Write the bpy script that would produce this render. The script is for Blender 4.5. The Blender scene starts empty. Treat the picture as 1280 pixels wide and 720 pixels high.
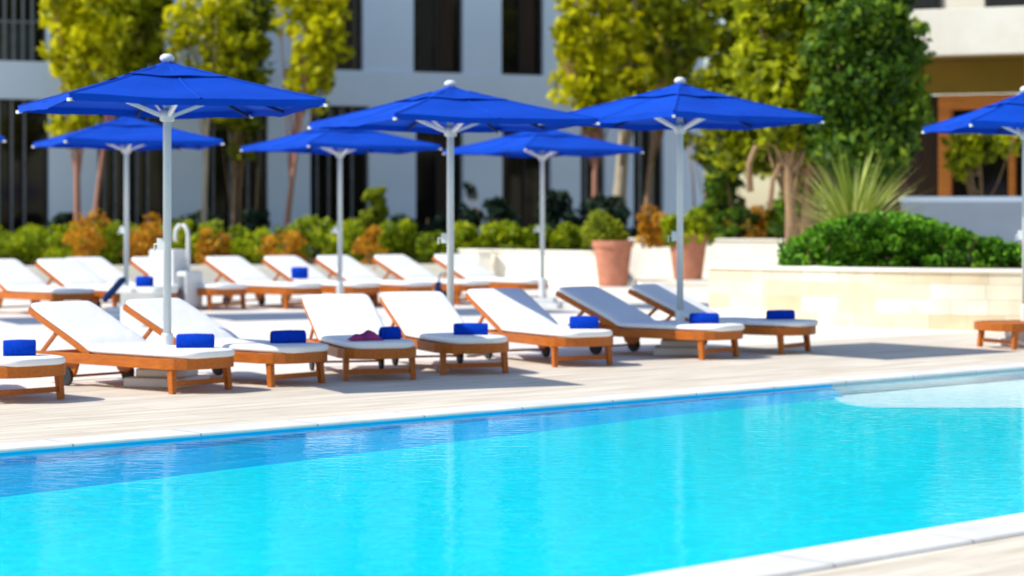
import bpy, bmesh, math, random
import numpy as np
from mathutils import Vector, Matrix
R = math.radians
random.seed(7)
rng = np.random.default_rng(11)
scene = bpy.context.scene
C = scene.collection

# ------------------------------------------------------------------ survey
F = 2600.0            # focal length in photograph pixels
HOR = 274.0           # horizon row
H = 1.35              # eye height
def at(px, y, s, z=None):
    """photo column/row at a scale of s pixels per metre -> world point"""
    Y = F / s
    return Vector(((px - 640) / s, Y, H + (HOR - y) / s if z is None else z))
def gnd(px, y, z=0.0):
    s = (y - HOR) / (H - z)
    return Vector(((px - 640) / s, F / s, z))

# ------------------------------------------------------------------ tags
def tag(o, label=None, cat=None, group=None, kind=None):
    if label: o['label'] = label
    if cat: o['category'] = cat
    if group: o['group'] = group
    if kind: o['kind'] = kind
    return o
def empty(name, loc=(0, 0, 0), rz=0.0):
    o = bpy.data.objects.new(name, None)
    o.empty_display_size = 0.2
    C.objects.link(o)
    o.location = loc
    o.rotation_euler = (0, 0, rz)
    return o
def copy_tree(o, parent=None):
    c = o.copy()
    C.objects.link(c)
    if parent: c.parent = parent
    for ch in list(o.children):
        copy_tree(ch, c)
    return c

# ------------------------------------------------------------------ mesh builder
class MB:
    def __init__(self):
        self.v = []; self.f = []
    def add(self, vs, fs):
        n = len(self.v)
        self.v += [tuple(p) for p in vs]
        self.f += [tuple(i + n for i in q) for q in fs]
    def box(self, c, size, rot=None):
        hx, hy, hz = size[0] / 2, size[1] / 2, size[2] / 2
        vs = [Vector((x, y, z)) for z in (-hz, hz) for x, y in ((-hx, -hy), (hx, -hy), (hx, hy), (-hx, hy))]
        if rot is not None: vs = [rot @ p for p in vs]
        c = Vector(c)
        self.add([p + c for p in vs], [(3, 2, 1, 0), (4, 5, 6, 7), (0, 1, 5, 4), (1, 2, 6, 5), (2, 3, 7, 6), (3, 0, 4, 7)])
    def bar(self, a, b, w, h, w2=None, h2=None, up=(0, 0, 1)):
        a, b = Vector(a), Vector(b)
        d = (b - a).normalized(); up = Vector(up)
        if abs(d.dot(up)) > .98: up = Vector((0, 1, 0))
        s = d.cross(up).normalized(); t = s.cross(d).normalized()
        w2 = w if w2 is None else w2; h2 = h if h2 is None else h2
        vs = [a + s * (i * w / 2) + t * (j * h / 2) for i, j in ((-1, -1), (1, -1), (1, 1), (-1, 1))]
        vs += [b + s * (i * w2 / 2) + t * (j * h2 / 2) for i, j in ((-1, -1), (1, -1), (1, 1), (-1, 1))]
        self.add(vs, [(3, 2, 1, 0), (4, 5, 6, 7), (0, 1, 5, 4), (1, 2, 6, 5), (2, 3, 7, 6), (3, 0, 4, 7)])
    def loft(self, loops, cap=True, closed=False):
        n = len(loops[0]); base = []
        for lp in loops: base += lp
        fs = []
        m = len(loops)
        for i in range(m if closed else m - 1):
            a = i * n; b = ((i + 1) % m) * n
            for k in range(n):
                k2 = (k + 1) % n
                fs.append((a + k, a + k2, b + k2, b + k))
        if cap and not closed:
            fs.append(tuple(range(n))[::-1]); fs.append(tuple((m - 1) * n + k for k in range(n)))
        self.add(base, fs)
    def tube(self, pts, rad, n=10):
        pts = [Vector(p) for p in pts]
        rads = rad if isinstance(rad, (list, tuple)) else [rad] * len(pts)
        loops = []; ref = None
        for i, p in enumerate(pts):
            d = (pts[min(i + 1, len(pts) - 1)] - pts[max(i - 1, 0)]).normalized()
            if ref is None:
                ref = Vector((1, 0, 0)) if abs(d.x) < .9 else Vector((0, 1, 0))
            s = d.cross(ref).normalized(); t = d.cross(s).normalized(); ref = t.cross(d) if False else ref
            loops.append([p + (s * math.cos(q) + t * math.sin(q)) * rads[i] for q in [2 * math.pi * k / n for k in range(n)]])
        self.loft(loops)
    def lathe(self, prof, n=28, c=(0, 0, 0)):
        c = Vector(c)
        self.loft([[c + Vector((r * math.cos(2 * math.pi * k / n), r * math.sin(2 * math.pi * k / n), z)) for k in range(n)] for r, z in prof])
    def prism(self, poly, z0, z1):
        n = len(poly)
        vs = [(x, y, z0) for x, y in poly] + [(x, y, z1) for x, y in poly]
        self.add(vs, [tuple(range(n))[::-1], tuple(range(n, 2 * n))] + [(k, (k + 1) % n, n + (k + 1) % n, n + k) for k in range(n)])
    def build(self, name, mat, parent=None, smooth=False, bevel=0.0, subsurf=0, loc=None):
        me = bpy.data.meshes.new(name)
        me.from_pydata(self.v, [], self.f)
        bm = bmesh.new(); bm.from_mesh(me)
        bmesh.ops.recalc_face_normals(bm, faces=bm.faces)
        bm.to_mesh(me); bm.free()
        if smooth:
            me.polygons.foreach_set('use_smooth', [True] * len(me.polygons))
        o = bpy.data.objects.new(name, me)
        C.objects.link(o)
        me.materials.append(mat)
        if parent: o.parent = parent
        if loc is not None: o.location = loc
        if bevel:
            b = o.modifiers.new('bevel', 'BEVEL'); b.width = bevel; b.segments = 2; b.limit_method = 'ANGLE'; b.angle_limit = R(40)
        if subsurf:
            s = o.modifiers.new('sub', 'SUBSURF'); s.levels = subsurf; s.render_levels = subsurf
        return o

# ------------------------------------------------------------------ materials
def new_mat(name):
    m = bpy.data.materials.new(name); m.use_nodes = True
    nt = m.node_tree
    for n in list(nt.nodes): nt.nodes.remove(n)
    out = nt.nodes.new('ShaderNodeOutputMaterial')
    return m, nt, out
def N(nt, t, **kw):
    n = nt.nodes.new(t)
    for k, v in kw.items():
        if k in n.inputs: n.inputs[k].default_value = v
        else: setattr(n, k, v)
    return n
def ramp(nt, stops):
    r = nt.nodes.new('ShaderNodeValToRGB')
    e = r.color_ramp.elements
    while len(e) < len(stops): e.new(.5)
    for i, (p, c) in enumerate(stops):
        e[i].position = p; e[i].color = (*c, 1)
    return r
def mat(name, col, col2=None, rough=.6, scale=8.0, stretch=(1, 1, 1), metal=0.0, bump=0.0, spec=.5, detail=5.0, bscale=None, coord='Object', trans=0.0):
    m, nt, out = new_mat(name)
    b = N(nt, 'ShaderNodeBsdfPrincipled', Roughness=rough, Metallic=metal)
    b.inputs['Specular IOR Level'].default_value = spec
    tc = N(nt, 'ShaderNodeTexCoord')
    mp = N(nt, 'ShaderNodeMapping'); mp.inputs['Scale'].default_value = stretch
    nt.links.new(tc.outputs[coord], mp.inputs[0])
    nz = N(nt, 'ShaderNodeTexNoise', Scale=scale, Detail=detail, Roughness=.6)
    nt.links.new(mp.outputs[0], nz.inputs['Vector'])
    rp = ramp(nt, [(.3, col2 or tuple(c * .85 for c in col)), (.7, col)])
    nt.links.new(nz.outputs['Fac'], rp.inputs[0])
    nt.links.new(rp.outputs[0], b.inputs['Base Color'])
    if bump:
        n2 = N(nt, 'ShaderNodeTexNoise', Scale=bscale or scale * 3, Detail=4.0)
        nt.links.new(mp.outputs[0], n2.inputs['Vector'])
        bp = N(nt, 'ShaderNodeBump', Strength=bump, Distance=.02)
        nt.links.new(n2.outputs['Fac'], bp.inputs['Height'])
        nt.links.new(bp.outputs[0], b.inputs['Normal'])
    sh = b.outputs[0]
    if trans:
        tr = N(nt, 'ShaderNodeBsdfTranslucent')
        nt.links.new(rp.outputs[0], tr.inputs[0])
        mx = N(nt, 'ShaderNodeMixShader', Fac=trans)
        nt.links.new(b.outputs[0], mx.inputs[1]); nt.links.new(tr.outputs[0], mx.inputs[2])
        sh = mx.outputs[0]
    nt.links.new(sh, out.inputs[0])
    return m
def leaf_mat(name, dark, mid, light, trans=.35):
    m, nt, out = new_mat(name)
    a = N(nt, 'ShaderNodeAttribute', attribute_name='tone')
    rp = ramp(nt, [(.0, dark), (.5, mid), (1.0, light)])
    nt.links.new(a.outputs['Fac'], rp.inputs[0])
    b = N(nt, 'ShaderNodeBsdfPrincipled', Roughness=.55)
    b.inputs['Specular IOR Level'].default_value = .25
    nt.links.new(rp.outputs[0], b.inputs['Base Color'])
    tr = N(nt, 'ShaderNodeBsdfTranslucent')
    nt.links.new(rp.outputs[0], tr.inputs[0])
    mx = N(nt, 'ShaderNodeMixShader', Fac=trans)
    nt.links.new(b.outputs[0], mx.inputs[1]); nt.links.new(tr.outputs[0], mx.inputs[2])
    nt.links.new(mx.outputs[0], out.inputs[0])
    return m

M = {}
M['wood'] = mat('teak', (.56, .155, .012), (.38, .09, .007), rough=.45, scale=6, stretch=(12, 1.2, 12), bump=.15, spec=.35)
M['cushion'] = mat('white_canvas', (.90, .90, .89), (.85, .85, .84), rough=.9, scale=3, bump=.35, bscale=9, spec=.1)
M['towel'] = mat('blue_towel', (.002, .065, .62), (.002, .042, .48), rough=.95, scale=22, bump=.6, bscale=160, spec=.1)
M['pink'] = mat('pink_cloth', (.40, .06, .20), (.26, .03, .14), rough=.9, scale=14, bump=.4, spec=.1)
M['navy'] = mat('navy_cloth', (.012, .035, .12), (.008, .02, .08), rough=.9, scale=14, bump=.4, spec=.1)
M['canopy'] = mat('blue_canvas', (.001, .070, .57), (.001, .052, .46), rough=.85, scale=2.2, bump=.05, bscale=60, spec=.15, trans=.05)
M['pole'] = mat('brushed_pole', (.62, .68, .68), (.54, .60, .61), rough=.4, scale=3, metal=.15, spec=.5)
M['white_metal'] = mat('white_metal', (.8, .82, .82), rough=.4, scale=4)
M['grey_metal'] = mat('grey_metal', (.23, .26, .28), rough=.45, scale=5, metal=.3)
M['rubber'] = mat('black_rubber', (.015, .016, .02), rough=.7, scale=9)
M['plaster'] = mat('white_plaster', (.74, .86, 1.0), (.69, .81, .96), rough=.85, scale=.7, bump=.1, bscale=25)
M['cream'] = mat('cream_render', (.86, .83, .75), (.78, .73, .62), rough=.85, scale=1.3, bump=.1, bscale=30)
M['terracotta'] = mat('terracotta', (.60, .24, .145), (.40, .15, .09), rough=.8, scale=5, bump=.15)
M['soil'] = mat('soil', (.10, .055, .025), (.04, .025, .012), rough=.95, scale=12, bump=.8)
M['bark'] = mat('pale_bark', (.42, .27, .15), (.24, .14, .07), rough=.9, scale=6, stretch=(3, 3, .6), bump=.6)
M['pinkbark'] = mat('pink_bark', (.52, .25, .17), (.33, .15, .10), rough=.9, scale=6, stretch=(3, 3, .6), bump=.6)
M['palebark'] = mat('cream_bark', (.58, .49, .36), (.36, .29, .2), rough=.9, scale=5, stretch=(3, 3, .5), bump=.6)
M['darkframe'] = mat('dark_bronze_frame', (.018, .016, .015), rough=.5, scale=4)
M['curtain'] = mat('brown_curtain', (.055, .03, .014), (.02, .012, .007), rough=.9, scale=3, stretch=(9, 9, .3))
M['slat'] = mat('grey_slat', (.20, .215, .22), (.13, .14, .15), rough=.6, scale=4)
M['soffit'] = mat('ochre_soffit', (.27, .165, .012), (.22, .135, .009), rough=.8, scale=1.5)
M['timber'] = mat('orange_timber', (.70, .24, .03), (.5, .15, .02), rough=.5, scale=4, stretch=(1, 1, 6))
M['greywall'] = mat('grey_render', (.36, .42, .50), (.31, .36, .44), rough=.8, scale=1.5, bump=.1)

def glass_pane(name, col):
    m, nt, out = new_mat(name)
    b = N(nt, 'ShaderNodeBsdfPrincipled', Roughness=.08)
    b.inputs['Specular IOR Level'].default_value = .35
    tc = N(nt, 'ShaderNodeTexCoord')
    nz = N(nt, 'ShaderNodeTexNoise', Scale=.8, Detail=3.0)
    nt.links.new(tc.outputs['Object'], nz.inputs['Vector'])
    rp = ramp(nt, [(.35, tuple(c * .5 for c in col)), (.7, col)])
    nt.links.new(nz.outputs['Fac'], rp.inputs[0]); nt.links.new(rp.outputs[0], b.inputs['Base Color'])
    nt.links.new(b.outputs[0], out.inputs[0])
    return m
M['pane'] = glass_pane('dark_window_glass', (.012, .011, .010))
M['railglass'] = glass_pane('railing_glass', (.05, .07, .08))

LEAF = {
 'yellow': leaf_mat('yellow_green_leaves', (.14, .16, .003), (.62, .61, .003), (.90, .84, .006), .45),
 'olive': leaf_mat('olive_leaves', (.04, .06, .003), (.31, .36, .004), (.66, .68, .008), .42),
 'dark': leaf_mat('dark_green_leaves', (.016, .045, .006), (.085, .19, .012), (.32, .44, .02), .32),
 'hedge': leaf_mat('hedge_leaves', (.05, .09, .003), (.28, .38, .004), (.58, .61, .006), .36),
 'green': leaf_mat('bright_green_leaves', (.025, .08, .004), (.12, .34, .012), (.30, .56, .03), .32),
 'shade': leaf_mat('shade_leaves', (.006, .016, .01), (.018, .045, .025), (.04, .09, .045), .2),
 'orange': leaf_mat('orange_leaves', (.20, .09, .006), (.58, .26, .012), (.80, .48, .03), .4),
 'spike': leaf_mat('striped_blades', (.12, .20, .015), (.40, .48, .07), (.78, .80, .30), .3),
 'lime': leaf_mat('lime_leaves', (.08, .11, .005), (.28, .34, .01), (.48, .50, .02), .35),
}

# ------------------------------------------------------------------ foliage
def leaf_mesh(name, clumps, size, m, parent=None, flat=0.0, tonebias=0.0):
    """clumps: (centre, (rx,ry,rz), leaves). Leaf sized folded quads through the volume, tone per clump and leaf"""
    V = []; T = []
    for (c, r, n) in clumps:
        n = int(n)
        p = rng.normal(0, 1, (n, 3)); p /= np.linalg.norm(p, axis=1)[:, None] + 1e-6
        rad = rng.uniform(.25, 1.0, n) ** .45
        pos = np.array(c) + p * rad[:, None] * np.array(r)
        nrm = p * .6 + rng.normal(0, .6, (n, 3)); nrm[:, 2] += flat
        nrm /= np.linalg.norm(nrm, axis=1)[:, None]
        t = rng.normal(0, 1, (n, 3)); t -= (t * nrm).sum(1)[:, None] * nrm; t /= np.linalg.norm(t, axis=1)[:, None]
        b = np.cross(nrm, t)
        sz = size * rng.uniform(.6, 1.4, n)[:, None]
        a0 = pos - t * sz; a1 = pos + b * sz * .55 + nrm * sz * .12; a2 = pos + t * sz; a3 = pos - b * sz * .55 + nrm * sz * .12
        V.append(np.stack([a0, a1, a2, a3], 1).reshape(-1, 3))
        ct = rng.uniform(-.26, .24)
        T.append(np.clip(.46 + tonebias + ct + rng.normal(0, .2, n) + .10 * p[:, 2], 0, 1))
    V = np.concatenate(V); T = np.concatenate(T); n = len(T)
    me = bpy.data.meshes.new(name)
    me.vertices.add(4 * n); me.loops.add(4 * n); me.polygons.add(n)
    me.vertices.foreach_set('co', V.astype(np.float32).ravel())
    me.loops.foreach_set('vertex_index', np.arange(4 * n, dtype=np.int32))
    me.polygons.foreach_set('loop_start', np.arange(0, 4 * n, 4, dtype=np.int32))
    try: me.polygons.foreach_set('loop_total', np.full(n, 4, dtype=np.int32))
    except Exception: pass
    at_ = me.attributes.new('tone', 'FLOAT', 'FACE'); at_.data.foreach_set('value', T.astype(np.float32))
    me.update(calc_edges=True); me.validate()
    me.materials.append(m)
    o = bpy.data.objects.new(name, me); C.objects.link(o)
    if parent: o.parent = parent
    return o
def crown_clumps(c, r, k, leaves, cr=(.25, .5), low=0.0):
    out = []
    for _ in range(k):
        d = rng.normal(0, 1, 3); d /= np.linalg.norm(d)
        q = np.array(c) + d * np.array(r) * rng.uniform(.1, 1.25) ** .5
        s = rng.uniform(*cr)
        out.append((q, (s, s, s * rng.uniform(.6, 1.0)), leaves * (s / cr[1]) ** 2))
    return out

def tree(px, s, base_z, crowns, leafmat, barkmat, label, trunk_r=.07, lean=(0, 0), size=.13, extra_stem=None, k=60, leaves=110, cr=(.25, .5), group='slender trees planted before the hotel', bias=0.0):
    """crowns: list of (px, y, halfwidth_px, halfheight_px, weight) ellipses measured in the photo, at scale s"""
    b = at(px, 300, s, base_z)
    root = empty('slender_tree', b)
    tag(root, label, 'tree', group)
    tops = []
    cl = []
    k = int(k * 1.5); leaves = leaves * .62; cr = (cr[0] * .55, cr[1] * .8)
    for (cx, cy, hw, hh, wgt) in crowns:
        c = at(cx, cy, s) - b
        r = (hw / s, max(.5, hw / s * .9), hh / s)
        cl += crown_clumps(c, r, int(k * wgt), leaves, cr)
        tops.append((c, r))
    tr = MB()
    c0, r0 = tops[0]
    top = Vector((c0[0], c0[1], c0[2] + r0[2] * .75))
    pts = []; rr = []
    for i in range(9):
        t = i / 8
        p = Vector((lean[0] * math.sin(t * 3.1) + top.x * t ** 1.4, lean[1] * t + top.y * t, top.z * t))
        p.x += .03 * math.sin(5 * t + px)
        pts.append(p); rr.append(trunk_r * (1.15 - .95 * t) + (trunk_r * .3 if i == 0 else 0))
    tr.tube(pts, rr, 10)
    if extra_stem:
        for stem in extra_stem:
            ps = [at(x, y, s) - b for x, y in stem[1]]
            tr.tube(ps, [stem[0] * (1 - .5 * i / max(1, len(ps) - 1)) for i in range(len(ps))], 8)
    for (c, r) in tops:
        for j in range(9):
            t = random.uniform(.3, .9)
            i0 = int(t * 8); st = pts[i0]
            e = c + Vector((random.uniform(-.85, .85) * r[0], random.uniform(-.8, .8) * r[1], random.uniform(-.8, .8) * r[2]))
            if e.z < st.z: st = pts[max(1, i0 - 3)]
            mid = (st + e) / 2 + Vector((0, 0, -.12))
            tr.tube([st, mid, e], [trunk_r * .4, trunk_r * .26, trunk_r * .1], 6)
    tr.build('trunk', barkmat, root, smooth=True)
    leaf_mesh('crown', cl, size, leafmat, root, tonebias=bias)
    return root

def shrub(px, y, s, hw, hh, leafmat, label, name='shrub', size=.07, k=26, leaves=130, cat='shrub', group=None, bz=None):
    """an uneven bush standing on the bed: clumps piled from the ground up to a ragged top"""
    c = at(px, y, s)
    W, top = hw / s, c.z + hh / s
    b0 = bz if bz is not None else c.z - hh / s
    b = Vector((c.x, c.y, b0)); Hh = top - b0
    root = empty(name, b); tag(root, label, cat, group)
    cl = []
    lobes = [(random.uniform(-.65, .65), random.uniform(-.5, .5), random.uniform(.62, 1.0)) for _ in range(6)]
    r = min(.24, .34 * W + .05)
    for q in range(int(k * 1.5)):
        lx, ly, lz = random.choice(lobes)
        t = random.uniform(.05, 1) ** .8
        wv = (1.0 - .55 * t) * random.uniform(.0, .55)
        a = random.uniform(0, 6.283)
        p = (W * (lx * (.75 + .25 * t) + wv * math.cos(a)), W * .8 * (ly + wv * math.sin(a)), max(r * .4, Hh * lz * t - r * .5))
        f = random.uniform(.55, 1.0)
        cl.append((p, (r * f, r * f, r * f * .8), leaves * f * f))
    leaf_mesh('foliage', cl, size, leafmat, root)
    st = MB()
    for q in range(6):
        lx, ly, lz = lobes[q]
        e = Vector((lx * W * .8, ly * W * .6, Hh * lz * .8))
        st.tube([(e.x * .15, e.y * .15, -.05), e * .5, e], [.02, .015, .008], 6)
    st.build('stem', M['bark'], root, smooth=True)
    return root

# ------------------------------------------------------------------ camera, light, sky
cd = bpy.data.cameras.new('camera'); cam = bpy.data.objects.new('camera', cd); C.objects.link(cam)
cam.location = (0, 0, H); cam.rotation_euler = (R(90), 0, 0)
cd.sensor_width = 36; cd.lens = 36 * F / 1280; cd.shift_y = -(360 - HOR) / 1280
cd.clip_start = .1; cd.clip_end = 3000
cd.dof.use_dof = True; cd.dof.focus_distance = 12.5; cd.dof.aperture_fstop = 1.6; cd.dof.aperture_blades = 7
scene.camera = cam
SUN_EL = 47.0
sx, sy = -.965, -.26
sl = math.hypot(sx, sy); sx /= sl; sy /= sl
to_sun = Vector((sx * math.cos(R(SUN_EL)), sy * math.cos(R(SUN_EL)), math.sin(R(SUN_EL))))
ld = bpy.data.lights.new('sun', 'SUN'); ld.energy = 5.0; ld.angle = R(.53); ld.color = (1, .95, .86)
lo = bpy.data.objects.new('sun', ld); C.objects.link(lo)
lo.rotation_euler = to_sun.to_track_quat('Z', 'Y').to_euler()
w = bpy.data.worlds.new('World'); scene.world = w; w.use_nodes = True
nt = w.node_tree
bg = nt.nodes['Background']; bg.inputs[1].default_value = .15
sky = nt.nodes.new('ShaderNodeTexSky'); sky.sky_type = 'NISHITA'; sky.sun_disc = False
sky.sun_elevation = R(SUN_EL); sky.sun_rotation = math.atan2(to_sun.x, to_sun.y)
sky.air_density = 1.2; sky.ozone_density = 1.5; sky.dust_density = .6
nt.links.new(sky.outputs[0], bg.inputs[0])
scene.view_settings.view_transform = 'Standard'; scene.view_settings.look = 'None'; scene.view_settings.exposure = 0
scene.render.engine = 'CYCLES'
scene.cycles.max_bounces = 8; scene.cycles.transparent_max_bounces = 12
scene.cycles.use_denoising = True

# ------------------------------------------------------------------ the ground and the pool
PO = Vector((-.145, 14.56, 0)); PU = Vector((.745, .667, 0)).normalized(); PW = Vector((PU.y, -PU.x, 0))
PA0, PA1, PB = -16.0, 16.0, 5.44
def pl(a, b, z=0.0):
    p = PO + PU * a + PW * b; return Vector((p.x, p.y, z))
def ring(name, m, outer, inner, z):
    (a0, a1, b0, b1), (c0, c1, d0, d1) = outer, inner
    v = [pl(a0, b0, z), pl(a1, b0, z), pl(a1, b1, z), pl(a0, b1, z), pl(c0, d0, z), pl(c1, d0, z), pl(c1, d1, z), pl(c0, d1, z)]
    mb = MB(); mb.add(v, [(0, 1, 5, 4), (1, 2, 6, 5), (2, 3, 7, 6), (3, 0, 4, 7)])
    o = mb.build(name, m); tag(o, kind='structure'); return o

def deck_mat():
    m, nt, out = new_mat('pale_deck_boards')
    tc = N(nt, 'ShaderNodeTexCoord')
    mp = N(nt, 'ShaderNodeMapping'); mp.inputs['Rotation'].default_value = (0, 0, -math.atan2(PU.y, PU.x))
    nt.links.new(tc.outputs['Object'], mp.inputs[0])
    br = N(nt, 'ShaderNodeTexBrick', Scale=1.0); br.offset = .37
    br.inputs['Color1'].default_value = (.77, .72, .64, 1); br.inputs['Color2'].default_value = (.71, .65, .56, 1)
    br.inputs['Mortar'].default_value = (.60, .54, .46, 1)
    br.inputs['Brick Width'].default_value = 1.2; br.inputs['Row Height'].default_value = .30; br.inputs['Mortar Size'].default_value = .006
    br.inputs['Bias'].default_value = .0
    nt.links.new(mp.outputs[0], br.inputs['Vector'])
    mp2 = N(nt, 'ShaderNodeMapping'); mp2.inputs['Scale'].default_value = (.5, 5, 1)
    nt.links.new(mp.outputs[0], mp2.inputs[0])
    nz = N(nt, 'ShaderNodeTexNoise', Scale=1.6, Detail=6.0, Roughness=.65)
    nt.links.new(mp2.outputs[0], nz.inputs['Vector'])
    rp = ramp(nt, [(.3, (.74, .68, .60)), (.72, (1.14, 1.13, 1.10))])
    nt.links.new(nz.outputs['Fac'], rp.inputs[0])
    mx = N(nt, 'ShaderNodeMix', data_type='RGBA', blend_type='MULTIPLY'); mx.inputs['Factor'].default_value = 1
    nt.links.new(br.outputs['Color'], mx.inputs['A']); nt.links.new(rp.outputs[0], mx.inputs['B'])
    b = N(nt, 'ShaderNodeBsdfPrincipled', Roughness=.7); b.inputs['Specular IOR Level'].default_value = .3
    nt.links.new(mx.outputs['Result'], b.inputs['Base Color'])
    bp = N(nt, 'ShaderNodeBump', Strength=.25, Distance=.01)
    nt.links.new(nz.outputs['Fac'], bp.inputs['Height']); nt.links.new(bp.outputs[0], b.inputs['Normal'])
    nt.links.new(b.outputs[0], out.inputs[0]); return m
M['deck'] = deck_mat()
M['paving'] = mat('pale_paving', (.86, .82, .76), (.76, .71, .63), rough=.75, scale=.9, bump=.1)
M['ground'] = mat('dry_ground', (.20, .17, .09), (.12, .11, .05), rough=.95, scale=.3)
def coping_mat():
    m, nt, out = new_mat('white_stone_coping')
    tc = N(nt, 'ShaderNodeTexCoord')
    mp = N(nt, 'ShaderNodeMapping'); mp.inputs['Rotation'].default_value = (0, 0, -math.atan2(PU.y, PU.x))
    nt.links.new(tc.outputs['Object'], mp.inputs[0])
    br = N(nt, 'ShaderNodeTexBrick', Scale=1.0); br.offset = 0
    br.inputs['Color1'].default_value = (.86, .85, .83, 1); br.inputs['Color2'].default_value = (.77, .76, .73, 1); br.inputs['Mortar'].default_value = (.42, .41, .39, 1)
    br.inputs['Brick Width'].default_value = .9; br.inputs['Row Height'].default_value = 60; br.inputs['Mortar Size'].default_value = .006
    nt.links.new(mp.outputs[0], br.inputs['Vector'])
    nz = N(nt, 'ShaderNodeTexNoise', Scale=2.2, Detail=6.0, Roughness=.65); nt.links.new(mp.outputs[0], nz.inputs['Vector'])
    rp = ramp(nt, [(.3, (.84, .83, .80)), (.65, (1.04, 1.04, 1.04))]); nt.links.new(nz.outputs['Fac'], rp.inputs[0])
    mx = N(nt, 'ShaderNodeMix', data_type='RGBA', blend_type='MULTIPLY'); mx.inputs['Factor'].default_value = 1
    nt.links.new(br.outputs['Color'], mx.inputs['A']); nt.links.new(rp.outputs[0], mx.inputs['B'])
    b = N(nt, 'ShaderNodeBsdfPrincipled', Roughness=.55)
    nt.links.new(mx.outputs['Result'], b.inputs['Base Color']); nt.links.new(b.outputs[0], out.inputs[0]); return m
M['coping'] = coping_mat()

ring('ground', M['ground'], (-400, 400, -400, 300), (PA0 - 1, PA1 + 1, -1, PB + 1), -.03)
CW = .34
ring('pool_deck', M['deck'], (PA0 - 12, PA1 + 25, -4.0, PB + 8), (PA0 - CW + .02, PA1 + CW - .02, -CW + .02, PB + CW - .02), 0)
ring('sun_terrace', M['paving'], (PA0 - 20, PA1 + 30, -42, -4.02), (PA0 - 19.99, PA1 + 29.99, -4.03, -4.021), .0) if False else None
mb = MB(); mb.add([pl(PA0 - 30, -4.0), pl(PA1 + 40, -4.0), pl(PA1 + 40, -44), pl(PA0 - 30, -44)], [(0, 1, 2, 3)])
tag(mb.build('sun_terrace', M['paving']), kind='structure')
# coping: a raised ring with a rounded nose
mb = MB()
prof = [(.0, -.03), (.0, .008), (.008, .016), (CW - .008, .016), (CW, .008), (CW, -.03)]
lps = []
for (ca, cb, da, db) in ((PA0, 0, -1, -1), (PA1, 0, 1, -1), (PA1, PB, 1, 1), (PA0, PB, -1, 1)):
    lps.append([pl(ca + da * d, cb + db * d, z) for d, z in prof])
mb.loft(lps, closed=True)
tag(mb.build('pool_coping', M['coping']), kind='structure')

# pool shell
WZ = -.012
def pool_tile(name, c1, c2, grout, sc, caustic_paint=0.0):
    m, nt, out = new_mat(name)
    tc = N(nt, 'ShaderNodeTexCoord')
    nz = N(nt, 'ShaderNodeTexNoise', Scale=1.1, Detail=3.0)
    nt.links.new(tc.outputs['Object'], nz.inputs['Vector'])
    rp = ramp(nt, [(.3, c2), (.7, c1)])
    nt.links.new(nz.outputs['Fac'], rp.inputs[0])
    col = rp.outputs[0]
    if caustic_paint:  # web of caustic light painted into the floor colour
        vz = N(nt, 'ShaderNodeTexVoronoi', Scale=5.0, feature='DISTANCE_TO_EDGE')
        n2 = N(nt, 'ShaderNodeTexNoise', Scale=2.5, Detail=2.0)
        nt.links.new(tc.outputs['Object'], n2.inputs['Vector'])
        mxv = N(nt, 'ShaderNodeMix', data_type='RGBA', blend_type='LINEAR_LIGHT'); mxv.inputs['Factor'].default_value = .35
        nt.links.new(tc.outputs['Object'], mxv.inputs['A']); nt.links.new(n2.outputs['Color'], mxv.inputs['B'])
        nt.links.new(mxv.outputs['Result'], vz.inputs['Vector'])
        r2 = ramp(nt, [(.0, (1 + caustic_paint, 1 + caustic_paint, 1 + caustic_paint)), (.12, (1, 1, 1)), (1, (1 - caustic_paint * .25,) * 3)])
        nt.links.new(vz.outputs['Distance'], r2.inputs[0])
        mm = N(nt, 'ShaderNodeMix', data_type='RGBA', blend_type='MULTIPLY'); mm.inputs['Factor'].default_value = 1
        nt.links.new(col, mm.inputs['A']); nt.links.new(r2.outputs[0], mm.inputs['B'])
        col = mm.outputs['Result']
    b = N(nt, 'ShaderNodeBsdfPrincipled', Roughness=.5)
    b.inputs['Specular IOR Level'].default_value = .1
    nt.links.new(col, b.inputs['Base Color']); nt.links.new(b.outputs[0], out.inputs[0])
    return m
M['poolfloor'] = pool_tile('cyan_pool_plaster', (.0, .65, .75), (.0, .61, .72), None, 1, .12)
M['poolwall'] = pool_tile('blue_pool_wall', (.0, .56, .92), (.0, .50, .88), None, 1)
M['poolshelf'] = pool_tile('pale_pool_ledge', (.66, .87, .92), (.62, .83, .89), None, 1)
def floor_z(a): return max(-.40, min(-.105, -.155 + .021 * a))
mb = MB(); na = 32
vs = []; fs = []
for i in range(na + 1):
    a = PA0 + (PA1 - PA0) * i / na
    vs += [pl(a, -.02, floor_z(a)), pl(a, PB + .02, floor_z(a))]
for i in range(na): fs.append((2 * i, 2 * i + 2, 2 * i + 3, 2 * i + 1))
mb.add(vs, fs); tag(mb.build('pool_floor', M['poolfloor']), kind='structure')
mb = MB()
for (p, q) in (((PA1, 0), (PA1, PB)), ((PA1, PB), (PA0, PB)), ((PA0, PB), (PA0, 0))):
    a, b = pl(*p, -.6), pl(*q, -.6)
    a2, b2 = pl(*p, -.002), pl(*q, -.002)
    mb.add([a, b, b2, a2], [(0, 1, 2, 3)])
vs = []; fs = []          # the long far side slopes inwards, a cove added to catch the sun
AL = (2.62 - PO.x) / PU.x       # the cove ends where the pale ledge begins
for i in range(na + 1):
    a = PA0 + (AL - PA0) * i / na; zf = floor_z(a) - .01
    for b_, z_ in ((0, -.002), (.004, -.035), (.05, -.035 + (zf + .035) * .30), (.11, -.035 + (zf + .035) * .68), (.17, zf)): vs.append(pl(a, b_, z_))
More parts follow.
